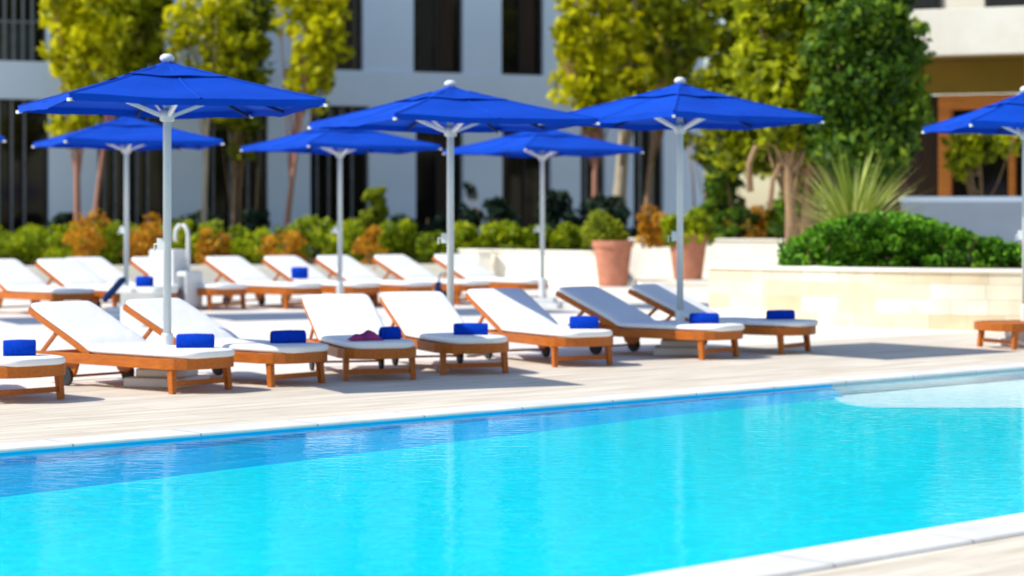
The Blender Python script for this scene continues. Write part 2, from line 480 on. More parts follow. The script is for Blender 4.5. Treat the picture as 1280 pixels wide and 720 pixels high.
for i in range(na):
    for k in range(4): fs.append((5 * i + k, 5 * i + 5 + k, 5 * i + 6 + k, 5 * i + 1 + k))
mb.add(vs, fs)
nf_ = len(mb.f)
mb.add([pl(AL, 0, -.6), pl(PA1, 0, -.6), pl(PA1, 0, -.002), pl(AL, 0, -.002)], [(0, 1, 2, 3)])
pw_ = tag(mb.build('pool_wall', M['poolwall']), kind='structure')
pw_.data.materials.append(M['poolshelf'])
pw_.data.polygons[nf_].material_index = 1
# the shallow ledge in the far corner
mb = MB()
led = [Vector((2.62, 16.98)), Vector((2.60, 16.45)), Vector((2.68, 16.1)), Vector((2.9, 15.97)), Vector((9.2, 15.9))]
aE = (9.2 - PO.x) / PU.x
led += [Vector(pl(aE, .004).xy)]
led[0] = Vector(pl((2.62 - PO.x) / PU.x, .004).xy)
mb.prism([(p.x, p.y) for p in led], -.5, WZ - .085)
lo_ = tag(mb.build('pool_ledge', M['poolshelf']), kind='structure')
lo_.data.materials.append(M['poolfloor'])
for f_ in lo_.data.polygons:
    if abs(f_.normal.z) < .5: f_.material_index = 1

def water_mat():
    m, nt, out = new_mat('pool_water')
    tc = N(nt, 'ShaderNodeTexCoord')
    mp = N(nt, 'ShaderNodeMapping'); mp.inputs['Scale'].default_value = (1, 1.5, 1)
    nt.links.new(tc.outputs['Object'], mp.inputs[0])
    n1 = N(nt, 'ShaderNodeTexNoise', Scale=7.0, Detail=3.0, Roughness=.5, Distortion=.4)
    n2 = N(nt, 'ShaderNodeTexNoise', Scale=.9, Detail=2.0)
    nt.links.new(mp.outputs[0], n1.inputs['Vector']); nt.links.new(mp.outputs[0], n2.inputs['Vector'])
    # livelier ripples towards the near side
    sp = N(nt, 'ShaderNodeSeparateXYZ'); nt.links.new(tc.outputs['Object'], sp.inputs[0])
    mr = N(nt, 'ShaderNodeMapRange'); mr.inputs['From Min'].default_value = 15.5; mr.inputs['From Max'].default_value = 9.5
    mr.inputs['To Min'].default_value = .55; mr.inputs['To Max'].default_value = 1.0
    nt.links.new(sp.outputs['Y'], mr.inputs['Value'])
    mu = N(nt, 'ShaderNodeMath', operation='MULTIPLY'); nt.links.new(n1.outputs['Fac'], mu.inputs[0]); nt.links.new(mr.outputs[0], mu.inputs[1])
    ad = N(nt, 'ShaderNodeMath', operation='MULTIPLY_ADD'); ad.inputs[1].default_value = .35
    nt.links.new(n2.outputs['Fac'], ad.inputs[0]); nt.links.new(mu.outputs[0], ad.inputs[2])
    bp = N(nt, 'ShaderNodeBump', Strength=.26, Distance=.012)
    nt.links.new(ad.outputs[0], bp.inputs['Height'])
    gl = N(nt, 'ShaderNodeBsdfGlossy', Roughness=.02); gl.inputs['Color'].default_value = (.96, .98, 1, 1)
    nt.links.new(bp.outputs[0], gl.inputs['Normal'])
    tr = N(nt, 'ShaderNodeBsdfTransparent'); tr.inputs[0].default_value = (.90, .99, 1, 1)
    fr = N(nt, 'ShaderNodeFresnel', IOR=1.08); nt.links.new(bp.outputs[0], fr.inputs['Normal'])
    sc = N(nt, 'ShaderNodeMath', operation='MULTIPLY'); sc.inputs[1].default_value = .9
    nt.links.new(fr.outputs[0], sc.inputs[0])
    mx = N(nt, 'ShaderNodeMixShader')
    nt.links.new(sc.outputs[0], mx.inputs[0]); nt.links.new(tr.outputs[0], mx.inputs[1]); nt.links.new(gl.outputs[0], mx.inputs[2])
    nt.links.new(mx.outputs[0], out.inputs[0]); return m
M['water'] = water_mat()
mb = MB(); mb.add([pl(PA0, 0, WZ), pl(PA1, 0, WZ), pl(PA1, PB, WZ), pl(PA0, PB, WZ)], [(0, 1, 2, 3)])
tag(mb.build('water', M['water']), kind='structure')

# ------------------------------------------------------------------ parasols
HUB = Vector((0, 0, 2.30))
def make_parasol():
    root = empty('parasol')
    b = MB(); b.box((0, 0, .04), (.52, .52, .08)); b.box((0, 0, .115), (.38, .38, .07)); b.build('base', M['white_metal'], root, bevel=.015)
    t = MB(); t.lathe([(.0352, .17), (.05, .17), (.05, .42), (.042, .44), (.0352, .44)], 18); t.build('base_tube', M['white_metal'], root, smooth=False)
    p = MB(); p.lathe([(.034, .1), (.034, 2.70), (.02, 2.72)], 20); p.build('pole', M['pole'], root, smooth=True)
    k = MB(); k.box((.0, -.05, 1.18), (.045, .07, .10)); k.tube([(.0, -.085, 1.18), (.0, -.12, 1.18), (.0, -.12, 1.12)], .008, 8); k.build('crank', M['pole'], root, bevel=.006)
    RR = 1.45; ZE = 2.36; ZT = 2.72
    corners = [Vector((RR * math.cos(R(90 * i)), RR * math.sin(R(90 * i)), 0)) for i in range(4)]
    def canopy_pt(side, t, f, ztop, zedge, fullr, sag=.035):
        a, c = corners[side], corners[(side + 1) % 4]
        e = a.lerp(c, t) * (fullr / RR)
        rim = e * f
        # seams run straight to the corners, the panels sag a little between them, ribs at corner and mid-side
        sagz = -sag * math.sin(math.pi * t) ** 2 * f * (1.6 - f)
        dip = -.02 * math.sin(math.pi * f)
        wr = .010 * f * math.sin(math.pi * t) * math.sin(9 * t + 3.1 * side + 2.5 * f) + .006 * math.sin(14 * f + 5 * t + side) * math.sin(math.pi * t) * f
        return Vector((rim.x, rim.y, ztop + (zedge - ztop) * (f ** 1.06) + sagz + dip + wr))
    cn = MB(); vs = []; fs = []; nt_, nf = 12, 10
    for sd in range(4):
        o = len(vs)
        for j in range(nf + 1):
            for i in range(nt_ + 1):
                f = .13 + .87 * j / nf
                vs.append(canopy_pt(sd, i / nt_, f, ZT - .02, ZE, RR))
        for i in range(nt_ + 1):   # the valance hem
            q = canopy_pt(sd, i / nt_, 1.0, ZT - .02, ZE, RR); vs.append(Vector((q.x * .997, q.y * .997, q.z - .055 - .004 * math.sin(i * 2.1))))
        for j in range(nf + 1):
            for i in range(nt_):
                a = o + j * (nt_ + 1) + i
                fs.append((a, a + 1, a + nt_ + 2, a + nt_ + 1))
    cn.add(vs, fs)
    for sd in range(4):   # raised seam tape on the corners and panel middles
        for t in (0.0, .5):
            prev = None; qs = []
            for j in range(nf + 1):
                f = .13 + .87 * j / nf
                p0 = canopy_pt(sd, max(t, 0), f, ZT - .02, ZE, RR); tg = (corners[(sd + 1) % 4] - corners[sd]).normalized()
                if t == 0: tg = Vector((-corners[sd].y, corners[sd].x, 0)).normalized()
                qs += [p0 - tg * .016 + Vector((0, 0, .001)), p0 + Vector((0, 0, .009)), p0 + tg * .016 + Vector((0, 0, .001))]
            cn.add(qs, [(3 * j + a_, 3 * j + a_ + 1, 3 * j + a_ + 4, 3 * j + a_ + 3) for j in range(nf) for a_ in (0, 1)])
    co = cn.build('canopy', M['canopy'], root)
    vb = MB(); vs = []; fs = []
    for sd in range(4):
        o = len(vs)
        for j in range(5):
            for i in range(nt_ + 1):
                f = .02 + .98 * j / 4
                q = canopy_pt(sd, i / nt_, f, ZT - .004, ZT - .150, .57, .012); vs.append(q)
        for j in range(4):
            for i in range(nt_):
                a = o + j * (nt_ + 1) + i; fs.append((a, a + 1, a + nt_ + 2, a + nt_ + 1))
    vb.add(vs, fs); vb.build('vent', M['canopy'], co)
    fn = MB(); fn.lathe([(.01, ZT - .012), (.05, ZT - .012), (.062, ZT + .012), (.05, ZT + .036), (.025, ZT + .05), (.0015, ZT + .052)], 18)
    fn.build('finial', M['white_metal'], root, smooth=True)
    hb = MB(); hb.lathe([(.03, 2.20), (.058, 2.21), (.062, 2.28), (.045, 2.31), (.03, 2.31)], 18); hb.build('hub', M['pole'], root, smooth=True)
    for i in range(8):
        a = R(45 * i)
        rr = RR if i % 2 == 0 else RR * math.cos(R(45))
        d = Vector((math.cos(a), math.sin(a), 0))
        rb = MB()
        zr = ZE - .035 + (0 if i % 2 == 0 else -.0)
        rb.bar(d * .05 + Vector((0, 0, ZT - .09)), d * (rr - .02) + Vector((0, 0, ZE - .055)), .018, .026)
        rib = rb.build('rib', M['navy'], root)
        fr = .47
        if i % 2 == 0:
            cb = MB(); cb.bar(d * (rr - .05) + Vector((0, 0, ZE - .045)), d * (rr + .012) + Vector((0, 0, ZE - .05)), .03, .026); cb.build('end_cap', M['white_metal'], rib)
            continue
        sb = MB(); e = (d * .05 + Vector((0, 0, ZT - .09))).lerp(d * (rr - .02) + Vector((0, 0, ZE - .055)), fr if i % 2 == 0 else fr * 1.1)
        sb.bar(d * .055 + Vector((0, 0, 2.255)), e + Vector((0, 0, -.012)), .028, .03)
        sb.build('strut', M['white_metal'], rib)
    return root
proto = make_parasol()
GF, GR = 'blue parasols of the front row', 'blue parasols of the rear row'
par = [  # px, s, near corner offset angle, scale, label, group
 (209, 154, 21, .972, .985, 'large blue square parasol on a pale pole, nearest of the front row', GF),
 (563, 126, 18, .985, 1.05, 'blue square parasol of the front row, tallest in the middle of the picture', GF),
 (850, 125, 7, 1.0, .975, 'blue square parasol before the second terracotta pot, right of the middle one', GF),
 (1281, 117, 40, 1.0, .84, 'blue parasol cut by the right edge, in front of the pavilion', GF),
 (158, 91.5, 21, 1.02, 1.03, 'smaller blue parasol behind the nearest one, its pole left of the white cabinet', GR),
 (425, 87, 12, 1.015, 1.03, 'smaller blue parasol whose canopy tucks under the middle front parasol, left side', GR),
 (678, 82, 10, 1.02, 1.06, 'smaller blue parasol with crank and base plate before the cream planter wall', GR),
 (-112, 95, 20, 1.02, 1.0, 'blue parasol at the left edge, only a tip of its canopy in view', GR),
]
for i, (px, s, ang, sc, sxy, lab, g) in enumerate(par):
    o = proto if i == 0 else copy_tree(proto)
    o.location = at(px, 0, s, 0); o.rotation_euler = (0, 0, R(-90 - ang)); o.scale = (sxy, sxy, sc)
    tag(o, lab, 'parasol', g)

# ------------------------------------------------------------------ loungers
def sweep_rect(path, w, h):
    """flat rail swept along a plan path"""
    loops = []
    for i, p in enumerate(path):
        p = Vector(p)
        d = (Vector(path[min(i + 1, len(path) - 1)]) - Vector(path[max(i - 1, 0)])); d.z = 0; d.normalize()
        s = Vector((d.y, -d.x, 0))
        loops.append([p + s * (w / 2) + Vector((0, 0, -h / 2)), p + s * (w / 2) + Vector((0, 0, h / 2)), p - s * (w / 2) + Vector((0, 0, h / 2)), p - s * (w / 2) + Vector((0, 0, -h / 2))])
    return loops
BACK = R(23); HY = 1.10; BL = .84; W2 = .325
def make_lounger(cushion=True):
    root = empty('sun_lounger')
    path = [(-W2, 1.86, .23), (-W2, 1.2, .23), (-W2, .6, .23), (-W2, .20, .23), (-W2 + .03, .07, .23), (-W2 + .09, .00, .23), (-.13, -.045, .23), (0, -.06, .23)]
    path = path + [(-x, y, z) for x, y, z in path[-2::-1]]
    fr = MB(); fr.loft(sweep_rect(path, .028, .085))
    fr.box((0, 1.86, .225), (2 * W2 - .03, .03, .06)); fr.box((0, HY, .225), (2 * W2 - .03, .04, .05))
    fr.build('frame', M['wood'], root, bevel=.004)
    sl = MB()
    for i in range(13):
        sl.box((0, .10 + i * .078, .255), (2 * W2 - .032, .055, .02))
    sl.build('seat_slats', M['wood'], root)
    for sx_ in (-1, 1):
        lg = MB(); lg.bar((sx_ * (W2 - .045), .13, .265), (sx_ * (W2 - .035), .10, .0), .05, .06, .042, .05, up=(0, 1, 0)); lg.build('leg', M['wood'], root, bevel=.004)
        lg = MB()
        x = sx_ * (W2 - .04)
        poly = [(1.22, .265), (1.52, .265), (1.45, .10), (1.40, .07), (1.34, .07), (1.29, .10)]
        n = len(poly)
        vs = [(x - .016, y, z) for y, z in poly] + [(x + .016, y, z) for y, z in poly]
        lg.add(vs, [tuple(range(n)), tuple(range(2 * n - 1, n - 1, -1))] + [(k, (k + 1) % n, n + (k + 1) % n, n + k) for k in range(n)])
        leg = lg.build('leg', M['wood'], root, bevel=.003)
        wh = MB(); n = 20; rr = .075; xo = sx_ * (W2 - .04 + .032)
        wh.loft([[Vector((xx, 1.37 + q * math.cos(2 * math.pi * k / n), rr + q * math.sin(2 * math.pi * k / n))) for k in range(n)] for xx, q in ((xo - .015, rr * .8), (xo - .012, rr), (xo + .012, rr), (xo + .015, rr * .8))])
        wh.build('wheel', M['rubber'], leg)
    st = MB(); st.bar((-W2 + .04, .115, .075), (W2 - .04, .115, .075), .022, .04); st.build('stretcher', M['wood'], root)
    st = MB(); st.bar((-W2 + .04, 1.37, .075), (W2 - .04, 1.37, .075), .02, .02); st.build('axle', M['wood'], root)
    # reclining back
    dv = Vector((0, math.cos(BACK), math.sin(BACK))); nv = Vector((0, -math.sin(BACK), math.cos(BACK)))
    h0 = Vector((0, HY, .262))
    bf = MB()
    for sx_ in (-1, 1):
        o = Vector((sx_ * (W2 - .035), 0, 0)); bf.bar(h0 + o, h0 + o + dv * (BL + .02), .028, .05, up=tuple(nv))
    for i in range(10):
        p = h0 + dv * (.05 + i * .086); bf.bar(p + Vector((-W2 + .05, 0, 0)) , p + Vector((W2 - .05, 0, 0)), .055, .016, up=tuple(nv))
    bf.build('backrest', M['wood'], root, bevel=.003)
    for sx_ in (-1, 1):
        pr = MB()
        o = Vector((sx_ * (W2 - .075), 0, 0)); top = h0 + dv * .5 + o - nv * .03
        pr.bar(top, Vector((o.x, 1.78, .25)), .022, .03)
        pr.build('prop', M['wood'], root)
    if cushion:
        # one long cushion, bent at the hinge, with a bowed foot end and soft piping
        th = .066; hw = W2 - .004
        stn = []
        def cross(c, n, hw_, th_, k=16):
            lp = []
            for q in range(k):
                a = 2 * math.pi * q / k
                ex = 2.0 / 5.0
                cx = math.copysign(abs(math.cos(a)) ** ex, math.cos(a)); cz = math.copysign(abs(math.sin(a)) ** ex, math.sin(a))
                lp.append(Vector((cx * hw_, 0, 0)) + c + n * (cz * th_ / 2))
            return lp
        loops = []
        up = Vector((0, 0, 1)); zc = .268 + th / 2
        Ls = [(-.085, .40, .5), (-.075, .54, .85), (-.04, .74, 1), (.03, .90, 1), (.12, .98, 1), (.25, 1, 1), (.33, 1, .99), (.36, 1, .93), (.39, 1, .99), (.55, 1, 1.03), (.69, 1, .99), (.72, 1, .93), (.75, 1, .99), (.92, 1, 1.02), (HY - .06, 1, .98)]
        for y, wf, tf in Ls: loops.append(cross(Vector((0, y, zc)), up, hw * wf, th * tf))
        mid = (up + nv).normalized(); loops.append(cross(Vector((0, HY, zc + .004)), mid, hw, th * .9))
        base = Vector((0, HY, .268)) 
        for d, wf, tf in ((.07, 1, .99), (.2, 1, 1.03), (.33, 1, .99), (.36, 1, .93), (.39, 1, .99), (.55, 1, 1.03), (.74, 1, 1.0), (.80, .98, .97), (BL + .0, .95, .85), (BL + .015, .90, .45)):
            loops.append(cross(base + dv * d + nv * (th / 2 + .016), nv, hw * wf, th * tf))
        cu = MB(); cu.loft(loops); c_o = cu.build('cushion', M['cushion'], root, smooth=True, subsurf=1)
    return root
lp0 = make_lounger()
GL1, GL2 = 'sun loungers of the front row', 'sun loungers of the rear row'
front = [ # px, ground row, turn, label
 (44, 503, 46, 'wooden sun lounger with white cushion, its foot end cut by the left edge'),
 (262, 490.5, 50, 'wooden sun lounger with white cushion and blue towel, closest to the nearest front parasol'),
 (382, 482, 51, 'wooden sun lounger in front of the white cabinet, long blue towel at its foot'),
 (478, 476.5, 17, 'wooden sun lounger with a pink cloth and blue towel on its white cushion'),
 (598, 468.5, 21, 'wooden sun lounger beside the middle front parasol pole, blue towel at its foot'),
 (735, 458.5, 28, 'wooden sun lounger just left of the one with a shaded back'),
 (910, 448.5, 50, 'wooden sun lounger whose raised back lies in bluish parasol shade'),
 (1005, 441.5, 55, 'wooden sun lounger at the right end of the front row, before the stone planter'),
]
L = []
for i, (px, y, ph, lab) in enumerate(front):
    o = lp0 if i == 0 else copy_tree(lp0)
    o.location = gnd(px, y); o.rotation_euler = (0, 0, R(ph)); tag(o, lab, 'sun lounger', GL1); L.append(o)
rear = [ # head centre px, row of the head, s at the head, foot px offset via turn, label
 (-5, 84, 47, 'rear sun lounger at the left edge with a white back'),
 (70, 83, 47, 'rear sun lounger with a low white back next to the left edge one'),
 (104, 80, 47, 'rear sun lounger with its back in pale blue shade under the left parasol'),
 (186, 79, 47, 'rear sun lounger with its back beside the white cabinet'),
 (278, 78, 47, 'rear sun lounger with small blue towel, right of the white cabinet'),
 (350, 77, 47, 'rear sun lounger left of the second rear parasol pole'),
 (415, 76, 47, 'rear sun lounger behind the second rear parasol pole'),
 (486, 74.5, 47, 'rear sun lounger half in shade left of the middle front parasol pole'),
 (560, 73, 47, 'rear sun lounger at the right end of its row, behind the middle front parasol pole'),
]
RL = []
for i, (px, s, ph, lab) in enumerate(rear):
    o = copy_tree(lp0)
    h = at(px, 0, s, 0)
    d = Vector((-math.sin(R(ph)), math.cos(R(ph)), 0))
    h = at(px, 0, s + 1.5, 0); o.scale = (1.12, 1.08, 1.16); o.location = h - d * (1.86 * 1.08); o.rotation_euler = (0, 0, R(ph)); tag(o, lab, 'sun lounger', GL2); RL.append(o)
# bare lounger frame at the right edge
lb = make_lounger(False)
lb.location = gnd(1243, 437.5) + Vector((0, .25, 0)); lb.rotation_euler = (0, 0, R(-66)); tag(lb, 'bare orange wooden lounger without cushion at the right edge', 'sun lounger')

# rolled towels
def make_towel():
    mb = MB()
    loops_o = []; n = 60; turns = 2.6; half = .21
    cur = []
    for i in range(n + 1):
        a = turns * 2 * math.pi * i / n
        r = .014 + .056 * i / n
        cur.append((r * math.cos(a) * 1.12, r * math.sin(a)))
    th = .0175
    stations = []
    for xx, sh in ((-half, .86), (-half + .016, .97), (0, 1.03), (half - .016, .98), (half, .88)):
        lp = []
        inner = []
        for i, (y, z) in enumerate(cur):
            l = math.hypot(y, z); q = (l + th * .5) / l; lp.append(Vector((xx, y * q * sh, z * q * sh)))
        for i, (y, z) in reversed(list(enumerate(cur))):
            l = math.hypot(y, z); q = max(.1, (l - th * .5)) / l; lp.append(Vector((xx, y * q * sh, z * q * sh)))
        stations.append(lp)
    m_ = len(stations[0])
    base = [p for lp in stations for p in lp]
    fs = []
    for i in range(4):
        for k in range(m_):
            k2 = (k + 1) % m_; fs.append((i * m_ + k, i * m_ + k2, (i + 1) * m_ + k2, (i + 1) * m_ + k))
    h_ = m_ // 2
    for off, rev in ((0, True), (4 * m_, False)):
        for k in range(h_ - 1):
            q = (off + k, off + k + 1, off + m_ - 2 - k, off + m_ - 1 - k); fs.append(q[::-1] if rev else q)
    mb.add(base, fs)
    return mb.build('rolled_towel', M['towel'], smooth=True)
tw0 = make_towel()
def on_lounger(lg, y, x=0, z=.334):
    if lg in RL: z *= 1.16
    return lg.matrix_basis @ Vector((x, y, z))
TR = .068
tow = [  # lounger, along, across, label, turn, length, thickness
 (0, .24, .02, 'rolled blue towel on the lounger cut by the left edge', 14, 0.57, 0.70),
 (1, .28, .10, 'rolled blue towel on the lounger closest to the nearest front parasol', 4, 0.70, 0.65),
 (2, .26, .06, 'rolled blue towel in front of the white cabinet, tilted up to the right', 17, 0.67, 0.62),
 (3, .27, .13, 'dark blue towel end sticking out beside the pink cloth', 25, 0.39, 0.63),
 (4, .28, .03, 'rolled blue towel beside the middle front parasol pole', 3, 0.72, 0.60),
 (5, .28, .12, 'rolled dark blue towel just left of the shaded lounger back', 2, 0.63, 0.69),
 (6, .28, .0, 'rolled blue towel on the shaded lounger', 4, 0.66, 0.60),
 (7, .28, .03, 'rolled blue towel on the lounger at the right end of the front row', 8, 0.66, 0.56),
]
GT = 'rolled blue towels on the loungers'
for i, (k, y, x, lab, rz, sc, st_) in enumerate(tow):
    o = tw0 if i == 0 else copy_tree(tw0)
    o.location = on_lounger(L[k], y, x, .336 + TR * .97 * st_); o.rotation_euler = (0, 0, R(rz)); o.scale = (sc, st_ * 1.08, st_)
    tag(o, lab, 'towel', GT)
o = copy_tree(tw0); o.location = on_lounger(RL[4], .16, .0, .336 + TR * .93); o.rotation_euler = (0, 0, R(8)); o.scale = (.6, .9, .9)
tag(o, 'small rolled blue towel on the rear lounger right of the white cabinet', 'towel', GT)
# pink cloth, a loose folded heap
mb = MB(); nx, ny = 15, 11; vs = []; fs = []
for j in range(ny):
    for i in range(nx):
        u, v = i / (nx - 1) * 2 - 1, j / (ny - 1) * 2 - 1
        e = max(0, 1 - max(abs(u), abs(v)) ** 3)
        zz = e * (.085 + .025 * math.sin(5 * u + 2 * v) + .02 * math.sin(7 * v - 3 * u))
        vs.append((u * .17 + .015 * math.sin(4 * v), v * .11 + .012 * math.sin(5 * u), zz + .002))
for j in range(ny - 1):
    for i in range(nx - 1): fs.append((j * nx + i, j * nx + i + 1, (j + 1) * nx + i + 1, (j + 1) * nx + i))
mb.add(vs, fs); pk = mb.build('pink_cloth', M['pink'], smooth=True, subsurf=1)
pk.location = on_lounger(L[3], .15, -.11, .335); pk.rotation_euler = (0, 0, R(18)); pk.scale = (.8, .85, .72)
tag(pk, 'crumpled pink cloth on the front lounger left of the middle parasol', 'cloth')

# ------------------------------------------------------------------ white cabinet with gooseneck, side table
cb = at(219, 0, 84, 0)
root = empty('service_cabinet', cb, R(-28)); tag(root, 'white outdoor cabinet with a curved gooseneck tap standing between the rear loungers', 'cabinet')
mb = MB(); mb.box((-.10, 0, .47), (.46, .42, .86)); mb.build('body', M['white_metal'], root, bevel=.02)
mb = MB(); mb.box((-.10, 0, .02), (.42, .38, .04)); mb.build('plinth', M['grey_metal'], root)
mb = MB(); mb.box((.235, .03, .31), (.20, .40, .54)); sd = mb.build('side_locker', M['white_metal'], root, bevel=.015)
mb = MB(); mb.box((.235, -.172, .31), (.13, .006, .4)); mb.build('door', M['grey_metal'], sd, bevel=.002)
mb = MB(); mb.tube([(.22, .02, .57), (.22, .02, .9)] + [(.10 + .12 * math.cos(R(a)), .02, 1.10 + .17 * math.sin(R(a))) for a in range(0, 181, 15)] + [(-.02, .02, 1.02)], .028, 12)
mb.build('gooseneck', M['palemetal'] if 'palemetal' in M else M['white_metal'], root, smooth=True)
tb = at(178, 0, 99, 0)
root = empty('side_table', tb, R(-20)); tag(root, 'white side table with rounded top in front of the white cabinet', 'side table')
def rrect(w, h, r, n=6):
    out = []
    for cx, cy, a0 in ((w / 2 - r, h / 2 - r, 0), (-w / 2 + r, h / 2 - r, 90), (-w / 2 + r, -h / 2 + r, 180), (w / 2 - r, -h / 2 + r, 270)):
        for k in range(n + 1): out.append((cx + r * math.cos(R(a0 + 90 * k / n)), cy + r * math.sin(R(a0 + 90 * k / n))))
    return out
mb = MB(); mb.prism(rrect(.80, .55, .12), .42, .50); mb.build('table_top', M['white_metal'], root, bevel=.015)
mb = MB(); mb.prism(rrect(.50, .34, .08), .0, .42); mb.build('pedestal', M['white_metal'], root, bevel=.01)
o = copy_tree(tw0); o.location = tb + Vector((.02, .05,   .502 + TR * .75)); o.rotation_euler = (0, 0, R(3)); o.scale = (.5, .8, .75)
tag(o, 'rolled blue towel on the white side table', 'towel', GT)
mb = MB(); n_ = 14
pts = [(-.42, -.02, .33), (-.38, -.02, .38), (-.28, -.01, .49), (-.20, 0, .585), (-.16, 0, .61)]
mb.tube(pts, [.03, .045, .045, .045, .03], 12); bo = mb.build('rolled_mat', M['navy'], smooth=True); bo.location = tb + Vector((0, -.30, 0))
bo.location = tb + Vector((.0, -.33, -.0))
tag(bo, 'dark blue rolled mat slanting against the edge of the white side table', 'mat')
# black bag by the middle pole
bg_ = at(556, 0, 79, 0)
root = empty('beach_bag', bg_); tag(root, 'small black bag on the ground behind the middle front parasol pole', 'bag')
mb = MB(); mb.loft([[Vector((x * q, y * q2, z)) for x, y in rrect(.34, .18, .06)] for z, q, q2 in ((0, .95, .95), (.05, 1.05, 1.1), (.2, 1, 1), (.32, .9, .6), (.36, .85, .35))]); mb.build('body', M['navy'], root, smooth=True)
mb = MB(); mb.tube([(-.1, 0, .34)] + [(.1 * -math.cos(R(a)), 0, .36 + .14 * math.sin(R(a))) for a in range(0, 181, 20)] + [(.1, 0, .34)], .012, 8); mb.build('handle', M['navy'], root, smooth=True)

# ------------------------------------------------------------------ walls and planters
def stone_mat():
    m, nt, out = new_mat('cream_stone_cladding')
    tc = N(nt, 'ShaderNodeTexCoord')
    mp = N(nt, 'ShaderNodeMapping'); mp.inputs['Rotation'].default_value = (R(90), 0, 0)
    nt.links.new(tc.outputs['Object'], mp.inputs[0])
    br = N(nt, 'ShaderNodeTexBrick', Scale=1.0); br.offset = .43; br.squash = 1.5; br.squash_frequency = 3
    br.inputs['Color1'].default_value = (.88, .82, .68, 1); br.inputs['Color2'].default_value = (.70, .55, .34, 1); br.inputs['Mortar'].default_value = (.58, .53, .43, 1)
    br.inputs['Brick Width'].default_value = .42; br.inputs['Row Height'].default_value = .185; br.inputs['Mortar Size'].default_value = .006; br.inputs['Bias'].default_value = -.12
    nt.links.new(mp.outputs[0], br.inputs['Vector'])
    nz = N(nt, 'ShaderNodeTexNoise', Scale=3.0, Detail=6.0)
    nt.links.new(tc.outputs['Object'], nz.inputs['Vector'])
    rp = ramp(nt, [(.3, (.86, .84, .80)), (.7, (1.06, 1.06, 1.06))]); nt.links.new(nz.outputs['Fac'], rp.inputs[0])
    mx = N(nt, 'ShaderNodeMix', data_type='RGBA', blend_type='MULTIPLY'); mx.inputs['Factor'].default_value = 1
    nt.links.new(br.outputs['Color'], mx.inputs['A']); nt.links.new(rp.outputs[0], mx.inputs['B'])
    b = N(nt, 'ShaderNodeBsdfPrincipled', Roughness=.8); b.inputs['Specular IOR Level'].default_value = .2
    nt.links.new(mx.outputs['Result'], b.inputs['Base Color'])
    bp = N(nt, 'ShaderNodeBump', Strength=.3, Distance=.02); nt.links.new(nz.outputs['Fac'], bp.inputs['Height']); nt.links.new(bp.outputs[0], b.inputs['Normal'])
    nt.links.new(b.outputs[0], out.inputs[0]); return m
M['stone'] = stone_mat()
# stone planter on the right
fp = [(886, 95), (960, 97.5), (1040, 99.5), (1130, 101.5), (1220, 103), (1330, 104.5), (1480, 106)]
pts = [at(px, 0, s, 0) for px, s in fp]
bk = [Vector((p.x * (1 + 5.5 / p.y), p.y + 5.5, 0)) for p in pts]
root = empty('stone_planter', pts[0]); o0 = pts[0].copy()
tag(root, 'long cream stone planter wall at the right holding the green bush', 'planter')
poly = [(p.x - o0.x, p.y - o0.y) for p in pts] + [(p.x - o0.x, p.y - o0.y) for p in reversed(bk)]
mb = MB(); mb.prism(poly, 0, .70); mb.build('wall', M['stone'], root)
mb = MB()
cap = [(p.x - o0.x - .02, p.y - o0.y - .025) for p in pts]
cap2 = [(p.x * (1 + q / p.y) - o0.x, p.y + q - o0.y) for p, q in ((p, 3.0 if i < 2 else .32) for i, p in enumerate(pts))]
mb.prism(cap + cap2[::-1], .70, .745); mb.build('coping', M['cream'], root, bevel=.008)
mb = MB(); mb.prism([(p.x * (1 + .34 / p.y) - o0.x + .02, p.y - o0.y + .34) for p in pts[2:]] + [(p.x - o0.x - .1, p.y - o0.y - .05) for p in reversed(bk[2:])], .69, .73); mb.build('soil', M['soil'], root)
# cream planter wall behind the rear row
def low_wall(name, p0, p1, z1, label, th=.35, cat='wall', capm=True):
    p0 = Vector(p0); p1 = Vector(p1); d = (p1 - p0); d.z = 0; ln = d.length; ang = math.atan2(d.y, d.x)
    r = empty(name, p0, ang); tag(r, label, cat)
    m1 = MB(); m1.box((ln / 2, th / 2, z1 / 2 - .025), (ln, th, z1 - .05)); m1.build('wall', M['cream'], r)
    m2 = MB(); m2.box((ln / 2, th / 2 - .01, z1 - .022), (ln + .04, th + .06, .05)); m2.build('coping', M['cream'], r, bevel=.008)
    return r
w1 = low_wall('garden_wall', at(575, 0, 57.5, 0), at(752, 0, 62, 0), .70, 'cream rendered garden wall behind the rear parasol with base plate')
w2 = low_wall('garden_wall', at(748, 0, 56, 0), at(1000, 0, 60, 0), .93, 'higher cream garden wall behind the two terracotta pots')
w0 = low_wall('garden_wall', at(-60, 0, 60, 0), at(590, 0, 57, 0), .36, 'low cream kerb wall along the hedge behind the rear loungers')
# wall pier
pb = at(606, 0, 58.5, 0); root = empty('wall_pier', pb + Vector((0, -.28, 0)), 0); tag(root, 'short cream pier standing out of the garden wall behind the rearmost lounger', 'pier')
mb = MB(); mb.box((0, 0, .325), (.30, .3, .65)); mb.build('shaft', M['cream'], root, bevel=.006); mb = MB(); mb.box((0, 0, .67), (.35, .36, .04)); mb.build('cap', M['cream'], root, bevel=.006)
